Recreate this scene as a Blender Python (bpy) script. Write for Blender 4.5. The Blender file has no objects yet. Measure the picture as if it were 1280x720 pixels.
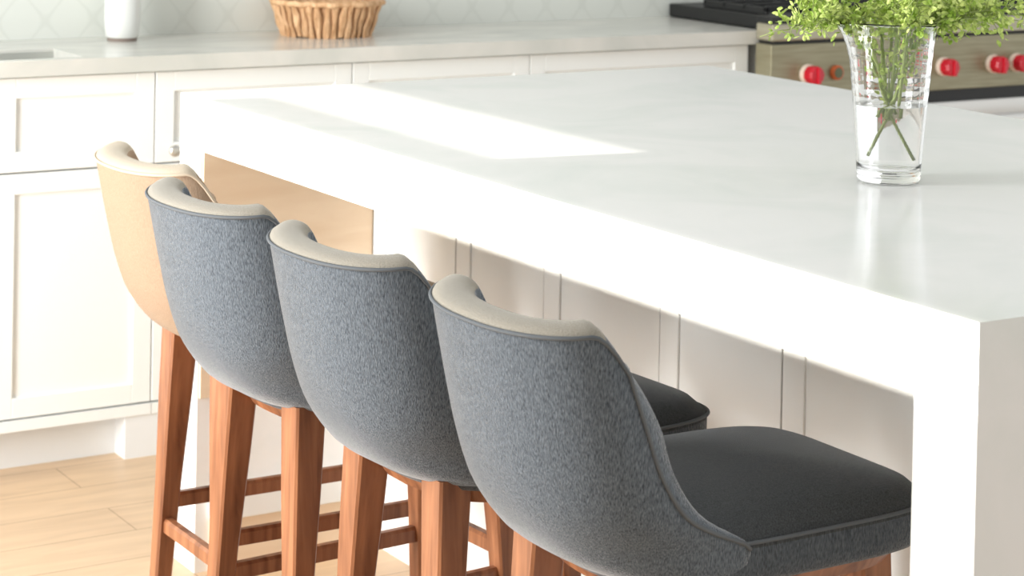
import bpy, bmesh, math, random
from mathutils import Vector, Matrix
random.seed(7)
S = bpy.context.scene
COL = S.collection
PI = math.pi

# ------------------------------------------------------------------ helpers
def link(name, bm, mat, parent=None, smooth=False, loc=(0, 0, 0), rz=0):
    me = bpy.data.meshes.new(name)
    bmesh.ops.recalc_face_normals(bm, faces=bm.faces)
    bm.to_mesh(me); bm.free()
    o = bpy.data.objects.new(name, me)
    COL.objects.link(o)
    me.materials.append(mat)
    if smooth:
        me.polygons.foreach_set('use_smooth', [True] * len(me.polygons))
    o.location = loc; o.rotation_euler = (0, 0, rz)
    if parent: o.parent = parent
    return o

def tag(o, label, cat, group=None):
    o['label'] = label; o['category'] = cat
    if group: o['group'] = group
    return o

def thing(name, label, cat, loc=(0, 0, 0), rz=0, group=None):
    o = bpy.data.objects.new(name, None)
    COL.objects.link(o)
    o.location = loc; o.rotation_euler = (0, 0, rz); o.empty_display_size = .05
    return tag(o, label, cat, group)

def struct(name, bm, mat):
    o = link(name, bm, mat); o['kind'] = 'structure'; return o

def box(bm, x0, x1, y0, y1, z0, z1, bev=0.0, seg=2):
    r = bmesh.ops.create_cube(bm, size=1.0)
    vs = r['verts']
    for v in vs:
        v.co = Vector((x0 if v.co.x < 0 else x1, y0 if v.co.y < 0 else y1, z0 if v.co.z < 0 else z1))
    if bev > 0:
        es = list({e for v in vs for e in v.link_edges})
        bmesh.ops.bevel(bm, geom=es, offset=bev, segments=seg, affect='EDGES', profile=.5)
    return bm

def bx(*a, **k): return box(bmesh.new(), *a, **k)

def skin_rings(bm, rings, closed=True, cap0=True, cap1=True, loop=False):
    R = [[bm.verts.new(p) for p in r] for r in rings]
    n = len(R[0])
    m = len(R)
    for i in range(m if loop else m - 1):
        a, b = R[i], R[(i + 1) % m]
        for j in range(n if closed else n - 1):
            k = (j + 1) % n
            try: bm.faces.new((a[j], a[k], b[k], b[j]))
            except ValueError: pass
    if not loop:
        if cap0: bm.faces.new(R[0][::-1])
        if cap1: bm.faces.new(R[-1])
    return bm

def tube(bm, pts, rad, n=8, caps=True):
    pts = [Vector(p) for p in pts]
    rings = []
    up = Vector((0, 0, 1))
    prev = None
    for i, p in enumerate(pts):
        t = (pts[min(i + 1, len(pts) - 1)] - pts[max(i - 1, 0)])
        if t.length < 1e-9: t = Vector((0, 0, 1))
        t.normalize()
        if prev is None:
            a = t.cross(up)
            if a.length < 1e-3: a = t.cross(Vector((1, 0, 0)))
        else:
            a = prev - t * prev.dot(t)
        a.normalize(); prev = a
        b = t.cross(a)
        r = rad[i] if isinstance(rad, (list, tuple)) else rad
        rings.append([p + (a * math.cos(2 * PI * k / n) + b * math.sin(2 * PI * k / n)) * r for k in range(n)])
    return skin_rings(bm, rings, True, caps, caps)

def lathe(bm, prof, n=48, c=(0, 0), capb=True, capt=False, mod=None):
    rings = []
    for r, z in prof:
        ring = []
        for k in range(n):
            a = 2 * PI * k / n
            rr = mod(r, z, a) if mod else r
            ring.append((c[0] + rr * math.cos(a), c[1] + rr * math.sin(a), z))
        rings.append(ring)
    return skin_rings(bm, rings, True, capb, capt)

def lerp_tab(tab, z):
    if z <= tab[0][0]: return tab[0][1:]
    for a, b in zip(tab, tab[1:]):
        if z <= b[0]:
            t = (z - a[0]) / (b[0] - a[0])
            return tuple(p + (q - p) * t for p, q in zip(a[1:], b[1:]))
    return tab[-1][1:]

def smooth_tab(tab, z):            # catmull-rom through the table rows
    if z <= tab[0][0]: return tab[0][1:]
    if z >= tab[-1][0]: return tab[-1][1:]
    for i in range(len(tab) - 1):
        if z <= tab[i + 1][0]:
            a, b = tab[i], tab[i + 1]
            p = tab[max(i - 1, 0)]; q = tab[min(i + 2, len(tab) - 1)]
            h = b[0] - a[0]; t = (z - a[0]) / h
            out = []
            for k in range(1, len(a)):
                m0 = (b[k] - p[k]) / max(b[0] - p[0], 1e-6) * h
                m1 = (q[k] - a[k]) / max(q[0] - a[0], 1e-6) * h
                out.append((2*t**3-3*t*t+1)*a[k] + (t**3-2*t*t+t)*m0 + (-2*t**3+3*t*t)*b[k] + (t**3-t*t)*m1)
            return tuple(out)

# ------------------------------------------------------------------ materials
def mat(name, col, rough=.5, **kw):
    m = bpy.data.materials.new(name); m.use_nodes = True
    b = m.node_tree.nodes['Principled BSDF']
    b.inputs['Base Color'].default_value = (*col, 1)
    b.inputs['Roughness'].default_value = rough
    for k, v in kw.items():
        b.inputs[k.replace('_', ' ')].default_value = v
    return m

def noise_mix(m, c1, c2, scale=(1, 1, 1), nscale=5, detail=4, lo=.35, hi=.65, bump=0, rough=None, distort=0):
    nt = m.node_tree; N = nt.nodes; L = nt.links; b = N['Principled BSDF']
    tc = N.new('ShaderNodeTexCoord'); mp = N.new('ShaderNodeMapping'); mp.inputs['Scale'].default_value = scale
    nz = N.new('ShaderNodeTexNoise'); nz.inputs['Scale'].default_value = nscale; nz.inputs['Detail'].default_value = detail
    nz.inputs['Distortion'].default_value = distort
    cr = N.new('ShaderNodeValToRGB')
    cr.color_ramp.elements[0].position = lo; cr.color_ramp.elements[0].color = (*c1, 1)
    cr.color_ramp.elements[1].position = hi; cr.color_ramp.elements[1].color = (*c2, 1)
    L.new(tc.outputs['Object'], mp.inputs[0]); L.new(mp.outputs[0], nz.inputs['Vector'])
    L.new(nz.outputs['Fac'], cr.inputs[0]); L.new(cr.outputs[0], b.inputs['Base Color'])
    if bump:
        bp = N.new('ShaderNodeBump'); bp.inputs['Strength'].default_value = bump; bp.inputs['Distance'].default_value = .002
        L.new(nz.outputs['Fac'], bp.inputs['Height']); L.new(bp.outputs[0], b.inputs['Normal'])
    return nz, cr

# painted cabinets
M_paint = mat('white_paint', (.86, .87, .85), .45)
M_kick = mat('toe_kick_paint', (.78, .79, .79), .5)
M_seam = mat('cabinet_gap', (.50, .49, .46), .8)

# white quartz for the island, soft grey-green veins
M_quartz = mat('white_quartz', (.86, .86, .85), .16)
noise_mix(M_quartz, (.89, .885, .87), (.74, .78, .745), (1, 1, 1), 3.2, 7, .42, .85, distort=1.2)
# greyer marble worktop at the back
M_worktop = mat('grey_marble', (.6, .6, .56), .22)
noise_mix(M_worktop, (.72, .70, .65), (.58, .585, .54), (1.2, 3, 1), 3.5, 6, .35, .7, distort=.8)

# fabrics
def fabric(name, c1, c2, sheen=.6, tint=(1, 1, 1)):
    m = mat(name, c1, .95)
    b = m.node_tree.nodes['Principled BSDF']
    b.inputs['Sheen Weight'].default_value = sheen
    b.inputs['Sheen Roughness'].default_value = .28
    b.inputs['Sheen Tint'].default_value = (*tint, 1)
    b.inputs['Specular IOR Level'].default_value = .15
    noise_mix(m, c1, c2, (1.6, 1.6, .30), 480, 2, .27, .73, bump=.6)
    return m
M_fab = fabric('slate_fabric', (.048, .058, .070), (.198, .226, .258), 1.0)
M_rim = fabric('slate_fabric_lit_rim', (.29, .262, .215), (.385, .352, .295), .5, (1, .97, .92))  # lighter copy of the slate fabric, light on the rim put into colour
M_seatfab = fabric('slate_fabric_shaded_seat', (.040, .043, .046), (.10, .106, .110), .3)  # slate darkened for the seat, shade put into its colour
M_band = fabric('slate_fabric_shaded_band', (.038, .044, .052), (.14, .158, .178), .6)  # darker slate for the seat side, overhang shade painted in
M_tan = fabric('cream_fabric', (.31, .215, .145), (.40, .29, .205), .3, (1, .93, .8))
M_tanrim = fabric('cream_fabric_lit_rim', (.50, .42, .32), (.58, .50, .39), .5, (1, .95, .85))  # cream lightened along the rim, as if lit from above
M_pipe = mat('slate_piping', (.11, .12, .13), .8)
M_pipetan = mat('cream_piping', (.55, .45, .34), .8)

# walnut
def wood(name, c1, c2, sc, rough=.42, nscale=9):
    m = mat(name, c1, rough)
    noise_mix(m, c1, c2, sc, nscale, 5, .3, .7, bump=.12, distort=.6)
    return m
M_wal = wood('walnut', (.15, .05, .02), (.42, .175, .08), (5, 5, .45), .35)
M_oak_bounce = wood('oak_and_warm_bounce', (.80, .62, .44), (.88, .72, .54), (.7, 1, 4), .5, 6)  # oak for the plinth; on the lining its tan stands for bounced light
M_bask = wood('peeled_bark', (.52, .27, .12), (.86, .56, .32), (30, 30, 3), .7, 3)

# floor planks
def floor_mat():
    m = mat('oak_floor', (.7, .5, .33), .38)
    nt = m.node_tree; N = nt.nodes; L = nt.links; b = N['Principled BSDF']
    tc = N.new('ShaderNodeTexCoord')
    br = N.new('ShaderNodeTexBrick')
    br.inputs['Scale'].default_value = 1; br.inputs['Brick Width'].default_value = 1.6; br.inputs['Row Height'].default_value = .16
    br.inputs['Mortar Size'].default_value = .0016; br.inputs['Color1'].default_value = (.68, .48, .30, 1)
    br.inputs['Color2'].default_value = (.72, .52, .33, 1); br.inputs['Mortar'].default_value = (.42, .27, .15, 1)
    L.new(tc.outputs['Object'], br.inputs['Vector'])
    mp = N.new('ShaderNodeMapping'); mp.inputs['Scale'].default_value = (1.4, 9, 1)
    nz = N.new('ShaderNodeTexNoise'); nz.inputs['Scale'].default_value = 3; nz.inputs['Detail'].default_value = 6; nz.inputs['Distortion'].default_value = .7
    L.new(tc.outputs['Object'], mp.inputs[0]); L.new(mp.outputs[0], nz.inputs['Vector'])
    cr = N.new('ShaderNodeValToRGB'); cr.color_ramp.elements[0].position = .3; cr.color_ramp.elements[0].color = (.86, .84, .82, 1)
    cr.color_ramp.elements[1].position = .65; cr.color_ramp.elements[1].color = (1, 1, 1, 1)
    L.new(nz.outputs['Fac'], cr.inputs[0])
    mx = N.new('ShaderNodeMix'); mx.data_type = 'RGBA'; mx.blend_type = 'MULTIPLY'; mx.inputs['Factor'].default_value = 1
    L.new(br.outputs['Color'], mx.inputs['A']); L.new(cr.outputs[0], mx.inputs['B']); L.new(mx.outputs['Result'], b.inputs['Base Color'])
    return m
M_floor = floor_mat()

# backsplash: pale tile, ogee grout lines
def tile_mat():
    m = mat('backsplash_tile', (.78, .79, .74), .3)
    nt = m.node_tree; N = nt.nodes; L = nt.links; b = N['Principled BSDF']
    tc = N.new('ShaderNodeTexCoord'); sp = N.new('ShaderNodeSeparateXYZ'); L.new(tc.outputs['Object'], sp.inputs[0])
    nz = N.new('ShaderNodeTexNoise'); nz.inputs['Scale'].default_value = 9; nz.inputs['Detail'].default_value = 4
    L.new(tc.outputs['Object'], nz.inputs['Vector'])
    def mth(op, a, bb=None):
        n = N.new('ShaderNodeMath'); n.operation = op
        for i, v in enumerate((a, bb)):
            if v is None: continue
            if isinstance(v, (int, float)): n.inputs[i].default_value = v
            else: L.new(v, n.inputs[i])
        return n.outputs[0]
    wob = mth('MULTIPLY', nz.outputs['Fac'], .9)
    cx = mth('COSINE', mth('ADD', mth('MULTIPLY', sp.outputs['X'], 2 * PI / .12), wob))
    cz = mth('COSINE', mth('ADD', mth('MULTIPLY', sp.outputs['Z'], 2 * PI / .15), wob))
    d = mth('ABSOLUTE', mth('ADD', cx, cz))
    cr = N.new('ShaderNodeValToRGB')
    cr.color_ramp.elements[0].position = .03; cr.color_ramp.elements[0].color = (.705, .725, .67, 1)
    cr.color_ramp.elements[1].position = .30; cr.color_ramp.elements[1].color = (.755, .775, .72, 1)
    L.new(d, cr.inputs[0]); L.new(cr.outputs[0], b.inputs['Base Color'])
    return m
M_tile = tile_mat()

M_glass = mat('clear_glass', (1, 1, 1), .0, Transmission_Weight=1.0, IOR=1.45)
M_water = mat('water', (1, 1, 1), .0, Transmission_Weight=1.0, IOR=1.33)
M_leaf = mat('leaf_green', (.3, .5, .06), .5, Transmission_Weight=0)
noise_mix(M_leaf, (.30, .46, .05), (.75, .84, .28), (1, 1, 1), 45, 2, .35, .65)
M_stem = mat('stem_green', (.35, .42, .14), .6)
M_bronze = mat('brushed_bronze_steel', (.42, .38, .28), .42, Metallic=.55)
noise_mix(M_bronze, (.38, .35, .25), (.52, .49, .38), (2, 2, 30), 4, 4, .3, .7)
M_bronze2 = mat('lower_panel_metal', (.3, .3, .2), .42, Metallic=.5)
noise_mix(M_bronze2, (.27, .245, .155), (.37, .345, .235), (2, 2, 30), 4, 4, .3, .7)
M_black = mat('black_iron', (.012, .012, .012), .5)
M_steel = mat('pale_steel', (.86, .86, .84), .35, Metallic=.3)
M_dark = mat('dark_dial', (.12, .14, .07), .4)
M_red = mat('red_enamel', (.62, .012, .03), .25)
M_pale = mat('pale_bezel', (.85, .70, .58), .3)
M_orange = mat('amber_enamel', (.55, .12, .03), .4)
M_cer = mat('white_ceramic', (.80, .81, .78), .35)
M_cerdark = mat('base_shadow_tone', (.25, .2, .17), .7)  # dark tone for the painted shadow line under the canister
M_sink = mat('sink_steel', (.55, .56, .53), .35, Metallic=.6)
M_knob = mat('brushed_nickel', (.7, .68, .64), .3, Metallic=1.0)
M_wall = mat('wall_plaster', (.82, .82, .80), .8)
M_blind = mat('white_blind', (.85, .85, .83), .9)

# ------------------------------------------------------------------ dimensions
H = .92; T = .1014; LY = 2.2066; D = 2.8714; IW = 1.285; OX = .374; WY = 3.30

# ------------------------------------------------------------------ setting
struct('floor', bx(-2.6, 3.6, -3.0, WY, -.05, 0), M_floor)
struct('wall_back', bx(-2.6, 3.6, WY, WY + .12, 0, 2.6), M_tile)
# unseen left wall; opening shaped so sun strips fall on the island
wx = -2.5
tanE, tanA = .35, .14
def wz(x, z): return z + (x - wx) * tanE
def wyv(x, y): return y + (x - wx) * tanA
z_sill = wz(0, .80)            # under this the added blind stops the sun
z_m0, z_m1 = wz(0, .925), wz(.13, H)
z_head = wz(.40, H)
y_a, y_b = wyv(.25, 1.2), wyv(.06, 2.08)
W0, W1 = -.6, 3.2
wall = bmesh.new()
def wpiece(y0, y1, z0, z1): box(wall, wx - .02, wx, y0, y1, z0, z1)
wpiece(-3.0, W0, 0, 2.6); wpiece(W1, WY, 0, 2.6)
wpiece(W0, W1, 0, .75); wpiece(W0, W1, z_head, 2.6)
struct('wall_left', wall, M_wall)
fr = bmesh.new()
box(fr, wx - .018, wx - .002, W0, y_b, z_m0, z_m1)                 # added bar, casts the shade strip on the island top
box(fr, wx - .018, wx - .002, W0, y_a, z_m1, z_head)               # added board, cuts off the near end of the sun strip
struct('window_sun_bars', fr, M_paint)
bl = thing('added_sun_blind', 'added white blind keeping the low sun out, beyond the view', 'blind', (wx + .02, 1.9, .75))  # blind added out of view to keep sun off the stool backs
link('blind_cloth', bx(.0, .004, W0 - 1.9 + .01, W1 - 1.9 - .01, .0, z_sill - .75), M_blind, bl)
link('bottom_bar', bx(-.006, .010, W0 - 1.9 + .01, W1 - 1.9 - .01, -.02, .0), M_paint, bl)

# ------------------------------------------------------------------ back run
def shaker(bm, x0, x1, z0, z1, yf, th=.02, st=.045, rec=.007):
    """front facing -Y, raised frame round a recessed panel"""
    box(bm, x0, x1, yf + rec, yf + th, z0, z1)
    for a in ((x0, x0 + st, z0, z1), (x1 - st, x1, z0, z1), (x0 + st, x1 - st, z0, z0 + st), (x0 + st, x1 - st, z1 - st, z1)):
        box(bm, a[0], a[1], yf, yf + rec + .002, a[2], a[3], bev=.0012, seg=1)
    return bm
def knob_mesh(x, y, z):
    bm = bmesh.new()
    prof = [(.005, 0), (.005, .012), (.013, .016), (.014, .024), (.009, .028)]
    lathe(bm, prof, 20, capt=True)
    bmesh.ops.rotate(bm, verts=bm.verts, cent=(0, 0, 0), matrix=Matrix.Rotation(PI / 2, 3, 'X'))
    bmesh.ops.translate(bm, verts=bm.verts, vec=(x, y, z))
    return bm
ztop = H - .036
def base_cab(x0, x1, label, doors, knobs, foot, toe=True):
    t = thing('base_cabinet', label, 'cabinet', ((x0 + x1) / 2, D, 0), group=None)
    ox = (x0 + x1) / 2
    a, b = x0 - ox, x1 - ox
    body = bx(a + .0005, b - .0005, .02, WY - D - .002, .10, ztop)
    link('body', body, M_seam, t)
    # face frame rail along the bottom
    link('bottom_rail', bx(a + .001, b - .001, -.004, .02, .098, .122), M_paint, t)
    for (u0, u1) in doors:
        link('drawer_front', shaker(bmesh.new(), u0 - ox + .0015, u1 - ox - .0015, .672, ztop - .004, 0), M_paint, t)
        link('door', shaker(bmesh.new(), u0 - ox + .0015, u1 - ox - .0015, .126, .668, 0), M_paint, t)
    for kx, kz in knobs:
        link('knob', knob_mesh(kx - ox, 0, kz), M_knob, t, smooth=True)
    if foot is None:
        link('plinth', bx(a, b, .0, .05, 0, .097), M_kick, t)
    else:
        link('toe_kick', bx(a, b, .06, .08, 0, .098), M_kick, t)
        link('foot', bx(foot - ox, b, .0, .06, 0, .097), M_kick, t)
    return t
base_cab(-.898, .221, 'white shaker base cabinet at the left edge with drawer above door', [(-.898, -.525), (-.525, -.152), (-.152, .221)], [], .16)
base_cab(.221, 1.23, 'wide white base cabinet below the woven basket, beside the island corner', [(.221, .7255), (.7255, 1.23)], [(.262, .70), (.70, .62), (.75, .62)], None)
base_cab(1.23, 1.927, 'white base cabinet at the back, left of the range cooker', [(1.23, 1.927)], [], None)

# worktop with a sink cut out
wt = thing('kitchen_worktop', 'pale grey marble worktop running along the tiled back wall', 'worktop', (.9, 3.07, ztop))
bm = bmesh.new()
wy0, wy1 = D - .02, WY
sx0, sx1, sy0, sy1 = -.62, .052, 2.885, 3.08
ox, oy, oz = .9, 3.07, ztop
def wb(a, b, c, d): box(bm, a - ox, b - ox, c - oy, d - oy, 0, H - oz)
wb(sx1, 1.962, wy0, wy1); wb(sx0, sx1, sy1, wy1); wb(sx0, sx1, wy0, sy0); wb(-.90, sx0, wy0, wy1)
link('slab', bm, M_worktop, wt)
bm = bmesh.new()
box(bm, sx0 - ox, sx1 + .004 - ox, sy1 - oy - .004, sy1 - oy + .001, -.18, .030)
box(bm, sx0 - ox, sx1 + .004 - ox, sy0 - oy, sy0 - oy + .004, -.18, 0.001)
box(bm, sx1 - ox, sx1 + .004 - ox, sy0 - oy, sy1 - oy, -.18, .001)
box(bm, sx0 - ox, sx1 + .004 - ox, sy0 - oy, sy1 - oy, -.184, -.18)
link('sink_basin', bm, M_sink, wt)

# range cooker standing in the back run
RX, RY = 2.50, 2.78
rg = thing('range_cooker', 'wide steel range cooker with red knobs behind the glass vase', 'cooker', (RX, RY, 0))
a, b = 1.932 - RX, 3.10 - RX
link('oven_body', bx(1.968 - RX, b, .07, WY - RY - .003, .05, .918), M_steel, rg)
d = link('oven_door', bx(a + .004, b - .004, .012, .069, .16, .704, bev=.006), M_steel, rg)
bm = bmesh.new(); tube(bm, [(a + .08, -.035, .655), (b - .08, -.035, .655)], .014, 16)
for xx in (a + .10, b - .10): tube(bm, [(xx, -.035, .655), (xx, .014, .655)], .010, 12)
link('handle', bm, M_steel, d, smooth=True)
link('shadow_gap', bx(a + .006, b - .006, .010, .069, .705, .739), M_black, rg)
link('control_panel', bx(a, b, .0, .069, .739, .888, bev=.003), M_bronze2, rg)
link('vent_gap', bx(a + .012, b - .004, .008, .069, .888, .897), M_black, rg)
link('front_trim', bx(a, b, -.004, .069, .897, .943, bev=.006, seg=3), M_bronze, rg)
bm = bmesh.new(); box(bm, a + .002, b, .004, .069, .943, .962, bev=.003)
box(bm, 1.968 - RX, b, .069, WY - RY - .004, .921, .958, bev=.003)
link('cooktop', bm, M_black, rg)
for k in range(3):
    bm = bmesh.new(); g0 = 1.99 - RX + k * .37
    for yy in (.10, .19, .28, .37): box(bm, g0, g0 + .33, yy, yy + .012, .966, .982, bev=.002)
    for xx in (0, .16, .318): box(bm, g0 + xx, g0 + xx + .012, .10, .382, .958, .978, bev=.002)
    link('burner_grate', bm, M_black, rg)
def range_knob(x, z, r=.0245, dial=False):
    n = Vector((0, -1, 0)); M = n.to_track_quat('Z', 'Y').to_matrix().to_4x4(); M.translation = Vector((x, -.001, z))
    bm = bmesh.new()
    if dial:
        lathe(bm, [(r, 0), (r, .010), (r * .8, .012)], 28, capt=True)
        bmesh.ops.transform(bm, matrix=M, verts=bm.verts); k = link('dial', bm, M_orange, rg)
        bm = bmesh.new(); lathe(bm, [(r * .7, .011), (r * .7, .0135)], 28, capt=True)
        bmesh.ops.transform(bm, matrix=M, verts=bm.verts); link('dial_face', bm, M_dark, k); return
    lathe(bm, [(r * .86, .008), (r * .98, .016), (r, .040), (r * .86, .047), (r * .3, .049)], 36, capt=True,
          mod=lambda rr, zz, a: rr * (1 + .03 * math.cos(a * 9)))
    box(bm, -.005, .005, -r * .9, r * .9, .046, .056, bev=.002)
    bmesh.ops.transform(bm, matrix=M, verts=bm.verts)
    k = link('knob', bm, M_red, rg)
    bm = bmesh.new(); lathe(bm, [(r * 1.10, 0), (r * 1.12, .008), (r * 1.05, .014), (r * .9, .0145)], 36, capt=True)
    bmesh.ops.transform(bm, matrix=M, verts=bm.verts)
    link('bezel', bm, M_pale, k, smooth=False)
for kx in (2.055, 2.545, 2.735, 2.805 + .02): range_knob(kx - RX, .806)
range_knob(2.155 - RX, .806, .020, True)

# ------------------------------------------------------------------ things on the back worktop
cr = thing('ceramic_canister', 'tall white ceramic canister on the back worktop near the sink', 'canister', (.268, 3.20, H))
bm = bmesh.new(); lathe(bm, [(.034, .006), (.040, .012), (.043, .05), (.043, .16), (.041, .20), (.036, .20)], 48, capt=True)
link('jar', bm, M_cer, cr, smooth=True)
bm = bmesh.new(); lathe(bm, [(.035, 0), (.036, .008)], 48, capt=True)
link('base_shadow_ring', bm, M_cerdark, cr)  # dark ring put in for the shadow line at the jar's base

bk = thing('woven_basket', 'tan bark basket with upright slats on the back worktop', 'basket', (.80, 3.16, H))
def flare(z): return .112 + .026 * (z / .085)
for k in range(40):
    a = 2 * PI * k / 40
    w = .0075 + random.random() * .003
    bm = bmesh.new()
    rings = []
    h0 = -.0 if random.random() < .7 else .003
    ph = random.uniform(-.03, .03); off = random.uniform(-.002, .003)
    for i in range(7):
        z = h0 + (.082 - h0) * i / 6
        r = flare(z) + off + .002 * math.sin(i * 1.7 + k)
        aa = a + ph * i / 6
        c = Vector((r * math.cos(aa), r * math.sin(aa), z)); tn = Vector((-math.sin(aa), math.cos(aa), 0)); nn = Vector((math.cos(aa), math.sin(aa), 0))
        ww = w * (.85 + .25 * math.sin(i + k * 2.1))
        rings.append([c - tn * ww, c + nn * .004 - tn * ww * .5, c + nn * .004 + tn * ww * .5, c + tn * ww, c - nn * .003])
    skin_rings(bm, rings)
    link('slat', bm, M_bask, bk, smooth=False)
bm = bmesh.new(); lathe(bm, [(.108, .002), (.128, .080), (.122, .080), (.100, .006)], 48, capt=True)
link('lining', bm, M_bask, bk, smooth=True)
bm = bmesh.new()
pts = [((flare(.085) + .002 + .004 * math.sin(k * 5)) * math.cos(2 * PI * k / 48), (flare(.085) + .002 + .004 * math.sin(k * 5)) * math.sin(2 * PI * k / 48), .086 + .002 * math.sin(k * 3)) for k in range(49)]
tube(bm, pts, .0075, 8)
link('rim', bm, M_bask, bk, smooth=True)

# ------------------------------------------------------------------ island
iw = thing('island_worktop', 'thick white island worktop with slab legs reaching the floor', 'worktop', (IW / 2, LY / 2, 0))
ix, iy = -IW / 2, -LY / 2
bm = bx(ix, IW + ix, iy, LY + iy, H - T, H)
link('top_slab', bm, M_quartz, iw)
link('end_panel', bx(ix, IW + ix, iy, T + iy, 0, H - T), M_quartz, iw)
link('end_panel', bx(ix, IW + ix, LY - T + iy, LY + iy, 0, H - T), M_quartz, iw)
o = link('warm_bounce_lining', bx(.004 + ix, OX + ix, LY - T - .006 + iy, LY - T + iy, .34, H - T), M_oak_bounce, iw)  # added lining, warm bounced light put into its tan
o['label'] = 'added panel with warm bounce tint on the far slab leg'
bm = bx(.03 + ix, OX + ix, LY - T - .022 + iy, LY - T + iy, .10, .155, bev=.003)
link('skirting', bm, M_paint, iw)
bm = bx(.03 + ix, OX + ix, LY - T - .010 + iy, LY - T + iy, 0, .10)
o = link('plinth', bm, M_oak_bounce, iw); o['label'] = 'oak plinth'

def panel_x(bm, y0, y1, z0, z1, xf, st=.05, rec=.004, th=.02):
    box(bm, xf + rec, xf + th, y0, y1, z0, z1)
    for a in ((y0, y0 + st, z0, z1), (y1 - st, y1, z0, z1), (y0 + st, y1 - st, z0, z0 + st), (y0 + st, y1 - st, z1 - st, z1)):
        box(bm, xf, xf + rec + .002, a[0], a[1], a[2], a[3], bev=.001, seg=1)
    return bm
def isl_cab(y0, y1, label, doors):
    t = thing('island_cabinet', label, 'cabinet', (OX, (y0 + y1) / 2, 0))
    oy = (y0 + y1) / 2
    link('body', bx(.02, IW - .05 - OX, y0 - oy + .0008, y1 - oy - .0008, .09, H - T - .001), M_seam, t)
    link('toe_kick', bx(.012, .03, y0 - oy + .001, y1 - oy - .001, .0, .09), M_paint, t)
    for d0, d1 in doors:
        link('door', panel_x(bmesh.new(), d0 - oy + (.0018 if d0 == y0 else .0006), d1 - oy - (.0018 if d1 == y1 else .0006), .092, H - T - .004, 0), M_paint, t)
    return t
isl_cab(1.768, LY - T - .007, 'narrow white island cabinet at the far end beside the warm bounce lining', [(1.768, LY - T - .007)])
isl_cab(.796, 1.768, 'wide white panelled island cabinet in the middle, behind the stools', [(1.46, 1.768), (1.11, 1.46), (.796, 1.11)])
isl_cab(T + .001, .796, 'white island cabinet with flat panel next to the near slab leg', [(T + .001, .796)])

# ------------------------------------------------------------------ bar stools
# rows: z, rear x, wing-end x, half width of the outer shell
TAB = [(.552, -.205, -.096, .164), (.560, -.238, -.096, .172), (.580, -.276, -.096, .179), (.605, -.303, -.096, .181), (.625, -.318, -.142, .181),
       (.65, -.332, -.185, .181), (.70, -.350, -.222, .181), (.76, -.364, -.246, .180), (.82, -.376, -.268, .178), (.885, -.388, -.292, .174)]
ZT = .868
def ey(z): return .70 + .16 * min(1, max(0, (z - .58) / .12))
def se(s, p): return math.copysign(abs(s) ** p, s)
def outer(phi, z):
    xr, xe, a = smooth_tab(TAB, z)
    return xr + (xe - xr) * (1 - abs(math.cos(phi)) ** .95), a * se(math.sin(phi), ey(z))
def thick(z): return .030 + .024 * min(1, max(0, (z - .60) / .2))
def inner(phi, z):
    xr, xe, a = smooth_tab(TAB, z)
    t = thick(z)
    xr2 = xr + t; xe2 = max(xe, xr2 + .02)
    return xr2 + (xe2 - xr2) * (1 - abs(math.cos(phi)) ** .95), (a - t * 1.05) * se(math.sin(phi), ey(z))
def topz(phi):
    u = abs(phi) / (PI / 2)
    z = ZT + .010 * u * u
    if u > .80: z -= .050 * ((u - .80) / .20) ** 2.6
    return z
NP = 44
PH = [(-PI / 2) + PI * i / NP for i in range(NP + 1)]
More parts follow.
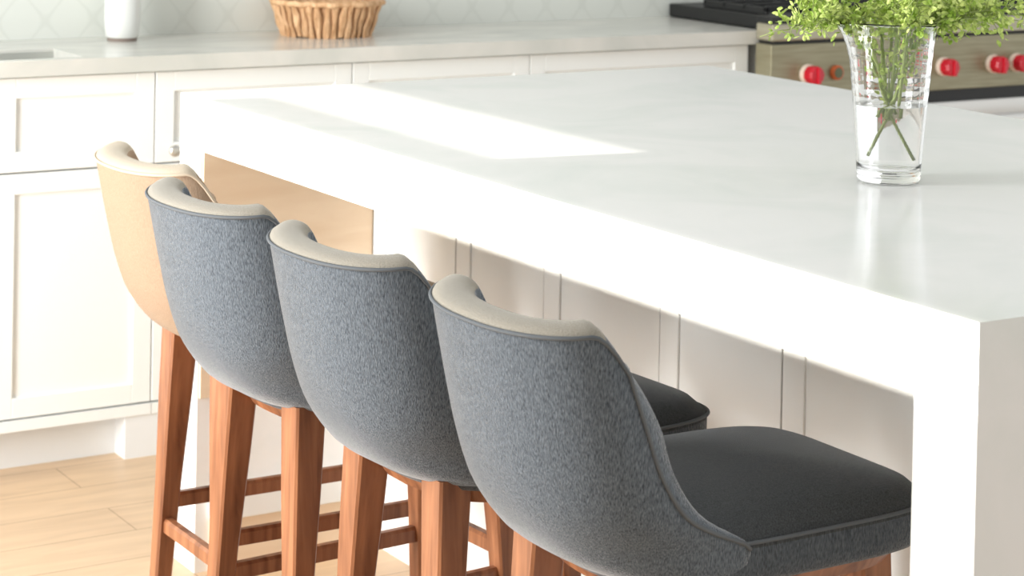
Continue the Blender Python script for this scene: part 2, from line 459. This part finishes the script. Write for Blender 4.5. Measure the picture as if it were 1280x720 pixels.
def make_stool(label, fab, rim, seatfab, pipe):
    root = thing('bar_stool', label, 'bar stool', group='bar stools along the island')
    # --- backrest: closed shell of loops
    bm = bmesh.new()
    rings = []
    NV = 26
    def ring(f, shrink=0.0, lift=0.0):
        fwk = (1.35 - 1.0 * max(0, (f - .72) / .28) ** 1.5) * (.25 + .75 * min(1, max(0, (f - .10) / .25)))
        out = []
        O = []; I = []
        for phi in PH:
            z0, z1 = .552, topz(phi)
            z = z0 + (z1 - z0) * f
            xo, yo = outer(phi, z); xi, yi = inner(phi, z)
            mx, my = (xo + xi) / 2, (yo + yi) / 2
            k = 1 - shrink
            O.append(Vector((mx + (xo - mx) * k, my + (yo - my) * k, z + lift)))
            I.append(Vector((mx + (xi - mx) * k, my + (yi - my) * k, z + lift)))
        # rounded end caps
        def cap(a, b):
            c = (a + b) / 2; r = (b - a) / 2; fwd = Vector((1, 0, 0)) * r.length * fwk
            return [c - r * math.cos(t) + fwd * math.sin(t) for t in (PI * .25, PI * .5, PI * .75)]
        return O + cap(O[-1], I[-1]) + I[::-1] + cap(I[0], O[0])
    for i in range(NV + 1): rings.append(ring(i / NV))
    for k in (.25, .5, .75, .93):
        rings.append(ring(1.0, 1 - math.cos(k * PI / 2), .013 * math.sin(k * PI / 2)))
    skin_rings(bm, rings, True, True, False)
    nloop = len(rings[0])
    bm.verts.ensure_lookup_table()
    last = bm.verts[-nloop:]
    n1 = NP + 1
    for j in range(NP):      # close the ridge
        bm.faces.new((last[j], last[j + 1], last[n1 + 3 + NP - (j + 1)], last[n1 + 3 + NP - j]))
    # assign rim material slot
    me_obj = link('backrest', bm, fab, root, smooth=True)
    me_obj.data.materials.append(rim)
    me = me_obj.data
    for p in me.polygons:
        c = p.center
        zt_l = 2
        # faces made by rim rings or the wing end caps
        pass
    nf_loop = nloop
    tot = (len(rings) - 1) * nf_loop
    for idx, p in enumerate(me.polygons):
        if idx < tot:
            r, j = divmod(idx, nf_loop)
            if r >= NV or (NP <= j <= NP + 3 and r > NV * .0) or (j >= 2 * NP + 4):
                p.material_index = 1 if r >= NV and not (NP - 2 <= j <= NP + 6 or j >= 2 * NP + 1 or j <= 1) else 0  # lit rim tone mid-span only, wing ends keep the darker fabric
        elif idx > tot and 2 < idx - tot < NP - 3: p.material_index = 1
    # --- piping along the outer edge
    pts = []
    for i in range(0, NV + 1):
        phi = PH[0]; z = .60 + (topz(phi) - .60) * i / NV
        x, y = outer(phi, z); pts.append((x - .0005, y - .0012, z))
    for phi in PH[1:-1]:
        z = topz(phi); x, y = outer(phi, z)
        pts.append((x - .0012 * math.cos(phi), y + .0012 * math.sin(phi), z))
    for i in range(NV, -1, -1):
        phi = PH[-1]; z = .60 + (topz(phi) - .60) * i / NV
        x, y = outer(phi, z); pts.append((x - .0005, y + .0012, z))
    bm = bmesh.new(); tube(bm, pts, .0026, 8)
    link('piping', bm, pipe, me_obj, smooth=True)
    # --- seat cushion
    bm = bmesh.new()
    n = 72
    def plan(k, s, dx=0.0):
        a = 2 * PI * k / n
        c, sn = math.cos(a), math.sin(a)
        e = 2 / 6.5 if c > 0 else 2 / 2.9
        x = -.035 + (.270 if c > 0 else .205) * se(c, e) * s
        hw = .181 - .010 * max(0, c)
        y = hw * se(sn, e) * (s if s > .6 else s)
        return x, y
    def edge(k):     # how far a side point is lowered towards the front
        return 0
    rings = []
    for z, s in ((.5525, .93), (.555, .965), (.562, .988), (.575, 1.0), (.600, 1.0), (.608, .996)):
        rings.append([(*plan(k, s), z) for k in range(n)])
    for i in range(1, 13):
        s = .996 - .985 * (i / 12)
        q = 1 - s * s
        row = []
        for k in range(n):
            x, y = plan(k, s)
            fr = max(0, (x - .06) / .18)
            row.append((x, y, .608 + .056 * (q ** .55) - .006 * fr * q))
        rings.append(row)
    skin_rings(bm, rings)
    seat = link('seat', bm, seatfab, root, smooth=True)
    seat.data.materials.append(M_band if fab == M_fab else fab)
    for p in seat.data.polygons:
        if p.center.z < .603: p.material_index = 1
    bm = bmesh.new()
    pts = [(*plan(k, 1.006), .607) for k in range(n + 1) if plan(k, 1)[0] > -.14]
    pts = [(*plan(k, 1.006), .607) for k in list(range(-24, 25)) if plan(k, 1)[0] > -.15]
    tube(bm, pts, .0026, 8)
    link('piping', bm, pipe, seat, smooth=True)
    # --- timber frame under the seat
    bm = bmesh.new()
    skin_rings(bm, [[(-.035 + (x + .035) * s, y * s, z) for x, y in [plan(k, 1) for k in range(n)]] for z, s in ((.530, .82), (.5535, .88))])
    link('seat_frame', bm, M_wal, root)
    # --- legs
    lx = {-1: (-.206, -.232), 1: (.150, .178)}
    def legc(sx, sy, z):
        t = (z - .552) / (0 - .552)
        return lx[sx][0] + (lx[sx][1] - lx[sx][0]) * t, sy * (.105 + .028 * t)
    for sx in (-1, 1):
        for sy in (-1, 1):
            bm = bmesh.new(); rings = []
            for z, h in ((0, .013), (.02, .0145), (.28, .0185), (.44, .0235), (.570, .0262)):
                cx, cy = legc(sx, sy, z); b = .0035
                sq = [(-h + b, -h), (h - b, -h), (h, -h + b), (h, h - b), (h - b, h), (-h + b, h), (-h, h - b), (-h, -h + b)]
                rings.append([(cx + u, cy + v, z) for u, v in sq])
            skin_rings(bm, rings)
            link('leg', bm, M_wal, root)
    # --- stretchers
    def bar(p, q, w, h):
        bm = bmesh.new(); p = Vector(p); q = Vector(q); d = (q - p).normalized(); s = d.cross(Vector((0, 0, 1)))
        rings = [[c + s * u + Vector((0, 0, v)) for u, v in ((-w, -h), (w, -h), (w, h * .6), (w * .6, h), (-w * .6, h), (-w, h * .6))] for c in (p, q)]
        skin_rings(bm, rings); link('stretcher', bm, M_wal, root)
    for sy in (-1, 1):
        a = legc(-1, sy, .245); b = legc(1, sy, .245)
        bar((*a, .245), (*b, .245), .009, .013)
    a = legc(1, -1, .285); b = legc(1, 1, .285); bar((*a, .285), (*b, .285), .010, .012)
    a = legc(-1, -1, .205); b = legc(-1, 1, .205); bar((*a, .205), (*b, .205), .010, .012)
    return root

def kids(o): return [c for c in bpy.data.objects if c.parent == o]
def copy_tree(o, parent=None, swap=None):
    c = o.copy(); COL.objects.link(c); c.parent = parent
    for ch in kids(o):
        if ch.name not in done: done.add(ch.name); copy_tree(ch, c)
    return c
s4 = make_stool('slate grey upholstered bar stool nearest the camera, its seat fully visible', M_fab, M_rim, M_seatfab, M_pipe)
s4.location = (.008, .465, 0)
done = set()
def place(x, y, r, label):
    done.clear()
    o = copy_tree(s4); o.location = (x, y, 0); o.rotation_euler = (0, 0, math.radians(r)); o['label'] = label
    return o
place(-.006, .91, 3, 'slate grey bar stool second from the camera, seat showing behind the nearest back')
place(-.016, 1.335, 4, 'slate grey bar stool third from the camera, between cream and grey stools')
s1 = make_stool('cream upholstered bar stool at the far end of the island', M_tan, M_tanrim, M_tan, M_pipetan)
s1.location = (.045, 1.71, 0)

# ------------------------------------------------------------------ glass vase, water, sprigs
VX, VY = .562, .78
def vr(z): return .0485 + (.068 - .0485) * (z / .245) ** 1.2
def spout(r, z, a):
    w = max(0, math.cos(a - math.radians(150)))
    return r * (1 + .30 * (w ** 10) * max(0, (z - .17) / .075) ** 2)
def facet(r, z, a):
    r = spout(r, z, a)
    if .12 < z < .235:
        r *= 1 + .012 * math.cos(a * 14 + z * 160) * math.cos(a * 14 - z * 160)
    return r
vs = thing('glass_vase', 'clear cut glass vase of green sprigs standing on the island', 'vase', (VX, VY, H))
bm = bmesh.new()
NZ = 48
prof = [(.046, .0005)] + [(vr(.245 * i / NZ), .245 * i / NZ) for i in range(1, NZ + 1)]
inn = [(vr(.245 * i / NZ) - .0032, .245 * i / NZ) for i in range(NZ, 4, -1)] + [(.040, .0165)]
rings = []
n = 84
for k, (r, z) in enumerate(prof):
    rings.append([(facet(r, z, 2*PI*j/n) * math.cos(2*PI*j/n), facet(r, z, 2*PI*j/n) * math.sin(2*PI*j/n), z + .0005) for j in range(n)])
for r, z in inn:
    rings.append([(spout(r, z, 2*PI*j/n) * math.cos(2*PI*j/n), spout(r, z, 2*PI*j/n) * math.sin(2*PI*j/n), z) for j in range(n)])
skin_rings(bm, rings)
link('glass', bm, M_glass, vs, smooth=True)
bm = bmesh.new()
wl = .118
lathe(bm, [(.0395, .0168)] + [(vr(z) - .0034, z) for z in [.022 + (wl - .022) * i / 8 for i in range(9)]], 84, capt=True)
wa = tag(link('water', bm, M_water, None, smooth=False, loc=(VX, VY, H)), 'clear water filling the lower half of the glass vase', 'water')

def sprig(i, base, tip_dir, length, label, droop):
    """stem rises out of the vase and arches over; many small leaves"""
    root = thing('leafy_sprig', label, 'plant', (VX, VY, H), group='green sprigs in the glass vase')
    rim = Vector((tip_dir[0] * .050, tip_dir[1] * .050, .235))
    p0 = Vector(base)
    pts = []
    for k in range(9): pts.append(p0.lerp(rim, k / 8))
    d = Vector((tip_dir[0], tip_dir[1], 0))
    h = tip_dir[2]
    nb = 14
    for k in range(1, nb + 1):
        t = k / nb
        pts.append(rim + d * (length * t) + Vector((0, 0, h * t - droop * t * t)))
    bm = bmesh.new(); tube(bm, pts, [.0022 - .0012 * q / len(pts) for q in range(len(pts))], 6)
    fol = bmesh.new()
    def leaf(c, dirv, L, W):
        dirv = dirv.normalized()
        sd = dirv.cross(Vector((random.uniform(-1, 1), random.uniform(-1, 1), random.uniform(-.3, 1)))).normalized()
        nr = sd.cross(dirv)
        a = [c, c + dirv * L * .35 + sd * W, c + dirv * L * .75 + sd * W * .8, c + dirv * L, c + dirv * L * .75 - sd * W * .8, c + dirv * L * .35 - sd * W]
        m = c + dirv * L * .5 + nr * W * .35
        V = [fol.verts.new(p) for p in a]; mv = fol.verts.new(m)
        for q in range(6): fol.faces.new((V[q], V[(q + 1) % 6], mv))
    for k in range(8, len(pts)):
        p = pts[k]
        for b in range(4):
            tw = Vector((random.gauss(0, 1), random.gauss(0, 1), random.gauss(.28, .8))).normalized()
            ln = random.uniform(.014, .050)
            q = p + tw * ln
            tube(bm, [p, p.lerp(q, .5) + Vector((0, 0, .003)), q], .0007, 4)
            for s in range(6):
                c = p.lerp(q, random.uniform(.3, 1.1)) + Vector([random.gauss(0, .004) for _ in range(3)])
                leaf(c, tw + Vector([random.gauss(0, .8) for _ in range(3)]), random.uniform(.008, .014), random.uniform(.0022, .0038))
    for k in (4, 5, 6, 7):
        for s in range(5):
            c = pts[k] + Vector([random.gauss(0, .006) for _ in range(3)])
            leaf(c, Vector((random.gauss(0, 1), random.gauss(0, 1), random.gauss(.6, 1))), .011, .003)
    link('stem', bm, M_stem, root, smooth=True)
    link('foliage', fol, M_leaf, root)
SP = [((.026, -.012, .034), (-.85, .53, .05), .105, .055), ((-.026, .010, .040), (.85, -.53, .06), .12, .05),
      ((.008, .008, .095), (-.80, .20, .07), .12, .07), ((-.010, -.006, .10), (.95, -.1, .07), .13, .06),
      ((.002, .012, .10), (.4, .9, .10), .08, .04), ((.006, -.012, .10), (-.2, -.9, .10), .06, .03),
      ((-.006, .0, .10), (.7, .7, .09), .13, .05), ((.010, .0, .105), (-.6, .8, .09), .10, .05),
      ((-.012, -.004, .098), (.80, -.60, .10), .16, .08), ((.01, .01, .10), (.1, -.1, .10), .05, .0),
      ((-.01, .010, .10), (.98, .1, .09), .19, .07)]
LB = ['sprig trailing furthest left in front of the cooker corner', 'sprig leaning right and towards the camera', 'second sprig arching out to the left, above the lowest one',
      'sprig reaching right across the cooker top', 'upright sprig at the back of the vase', 'short upright sprig at the front of the vase',
      'sprig leaning back and right over the vase rim', 'sprig leaning back and left over the vase rim', 'long low sprig drooping at the right', 'small upright sprig in the middle of the vase', 'longest sprig stretching to the right edge']
for i, (b, d, l, dr) in enumerate(SP):
    sprig(i, b, d, l, 'leafy green ' + LB[i], dr)

# ------------------------------------------------------------------ light
w = bpy.data.worlds.new('World'); S.world = w; w.use_nodes = True
bg = w.node_tree.nodes['Background']; WN = w.node_tree.nodes; WL = w.node_tree.links
wtc = WN.new('ShaderNodeTexCoord'); wsp = WN.new('ShaderNodeSeparateXYZ'); wr = WN.new('ShaderNodeValToRGB')
WL.new(wtc.outputs['Generated'], wsp.inputs[0]); WL.new(wsp.outputs['Z'], wr.inputs[0]); 
wm = WN.new('ShaderNodeMapRange'); wm.inputs['From Min'].default_value = -1; wm.inputs['From Max'].default_value = .1
wm.inputs['To Min'].default_value = .57; wm.inputs['To Max'].default_value = 1.0
wx_ = WN.new('ShaderNodeVectorMath'); wx_.operation = 'SCALE'
WL.new(wsp.outputs['Y'], wm.inputs[0]); WL.new(wr.outputs[0], wx_.inputs[0]); WL.new(wm.outputs[0], wx_.inputs['Scale']); WL.new(wx_.outputs[0], bg.inputs[0])
wr.color_ramp.elements[0].position = 0; wr.color_ramp.elements[0].color = (.97, 1.0, 1.0, 1)
wr.color_ramp.elements[1].position = .75; wr.color_ramp.elements[1].color = (.50, .50, .495, 1)
bg.inputs[1].default_value = 1.35
def sun(name, d, strength, ang, col):
    l = bpy.data.lights.new(name, 'SUN'); l.energy = strength; l.angle = math.radians(ang); l.color = col
    o = bpy.data.objects.new(name, l); COL.objects.link(o)
    o.rotation_euler = Vector(d).to_track_quat('-Z', 'Y').to_euler()
sun('sun', (1, -tanA, -tanE), 7.0, .35, (1, .95, .86))
def area(name, loc, d, sx, sy, e, col):
    l = bpy.data.lights.new(name, 'AREA'); l.shape = 'RECTANGLE'; l.size = sx; l.size_y = sy; l.energy = e; l.color = col
    o = bpy.data.objects.new(name, l); COL.objects.link(o); o.location = loc
    o.rotation_euler = Vector(d).to_track_quat('-Z', 'Z').to_euler()
area('added_window_key', (wx + .10, 1.75, 1.22), (1, -.05, 0), 3.0, .9, 158, (.97, .99, 1))  # key lamp added inside the blind, stands in for soft window light

# ------------------------------------------------------------------ camera
f, yaw, pit, rol, sy = 2692.3954, .5543, .02, .0193, -519.352
C = Vector((-1.6758, -1.7185, 1.4488))
fw = Vector((math.sin(yaw) * math.cos(pit), math.cos(yaw) * math.cos(pit), -math.sin(pit)))
r = Vector((math.cos(yaw), -math.sin(yaw), 0)); u = r.cross(fw)
r2 = r * math.cos(rol) + u * math.sin(rol); u2 = -r * math.sin(rol) + u * math.cos(rol)
cam = bpy.data.cameras.new('camera'); co = bpy.data.objects.new('camera', cam); COL.objects.link(co)
M = Matrix((r2, u2, -fw)).transposed().to_4x4(); M.translation = C
co.matrix_world = M
cam.sensor_width = 36; cam.lens = f * 36 / 1280; cam.shift_y = sy / 1280
cam.clip_start = .05
cam.dof.use_dof = True; cam.dof.focus_distance = 3.0; cam.dof.aperture_fstop = 9
S.camera = co
S.view_settings.view_transform = 'Standard'; S.view_settings.look = 'None'
S.view_settings.exposure = .13; S.view_settings.gamma = 1; S.view_settings.use_curve_mapping = False
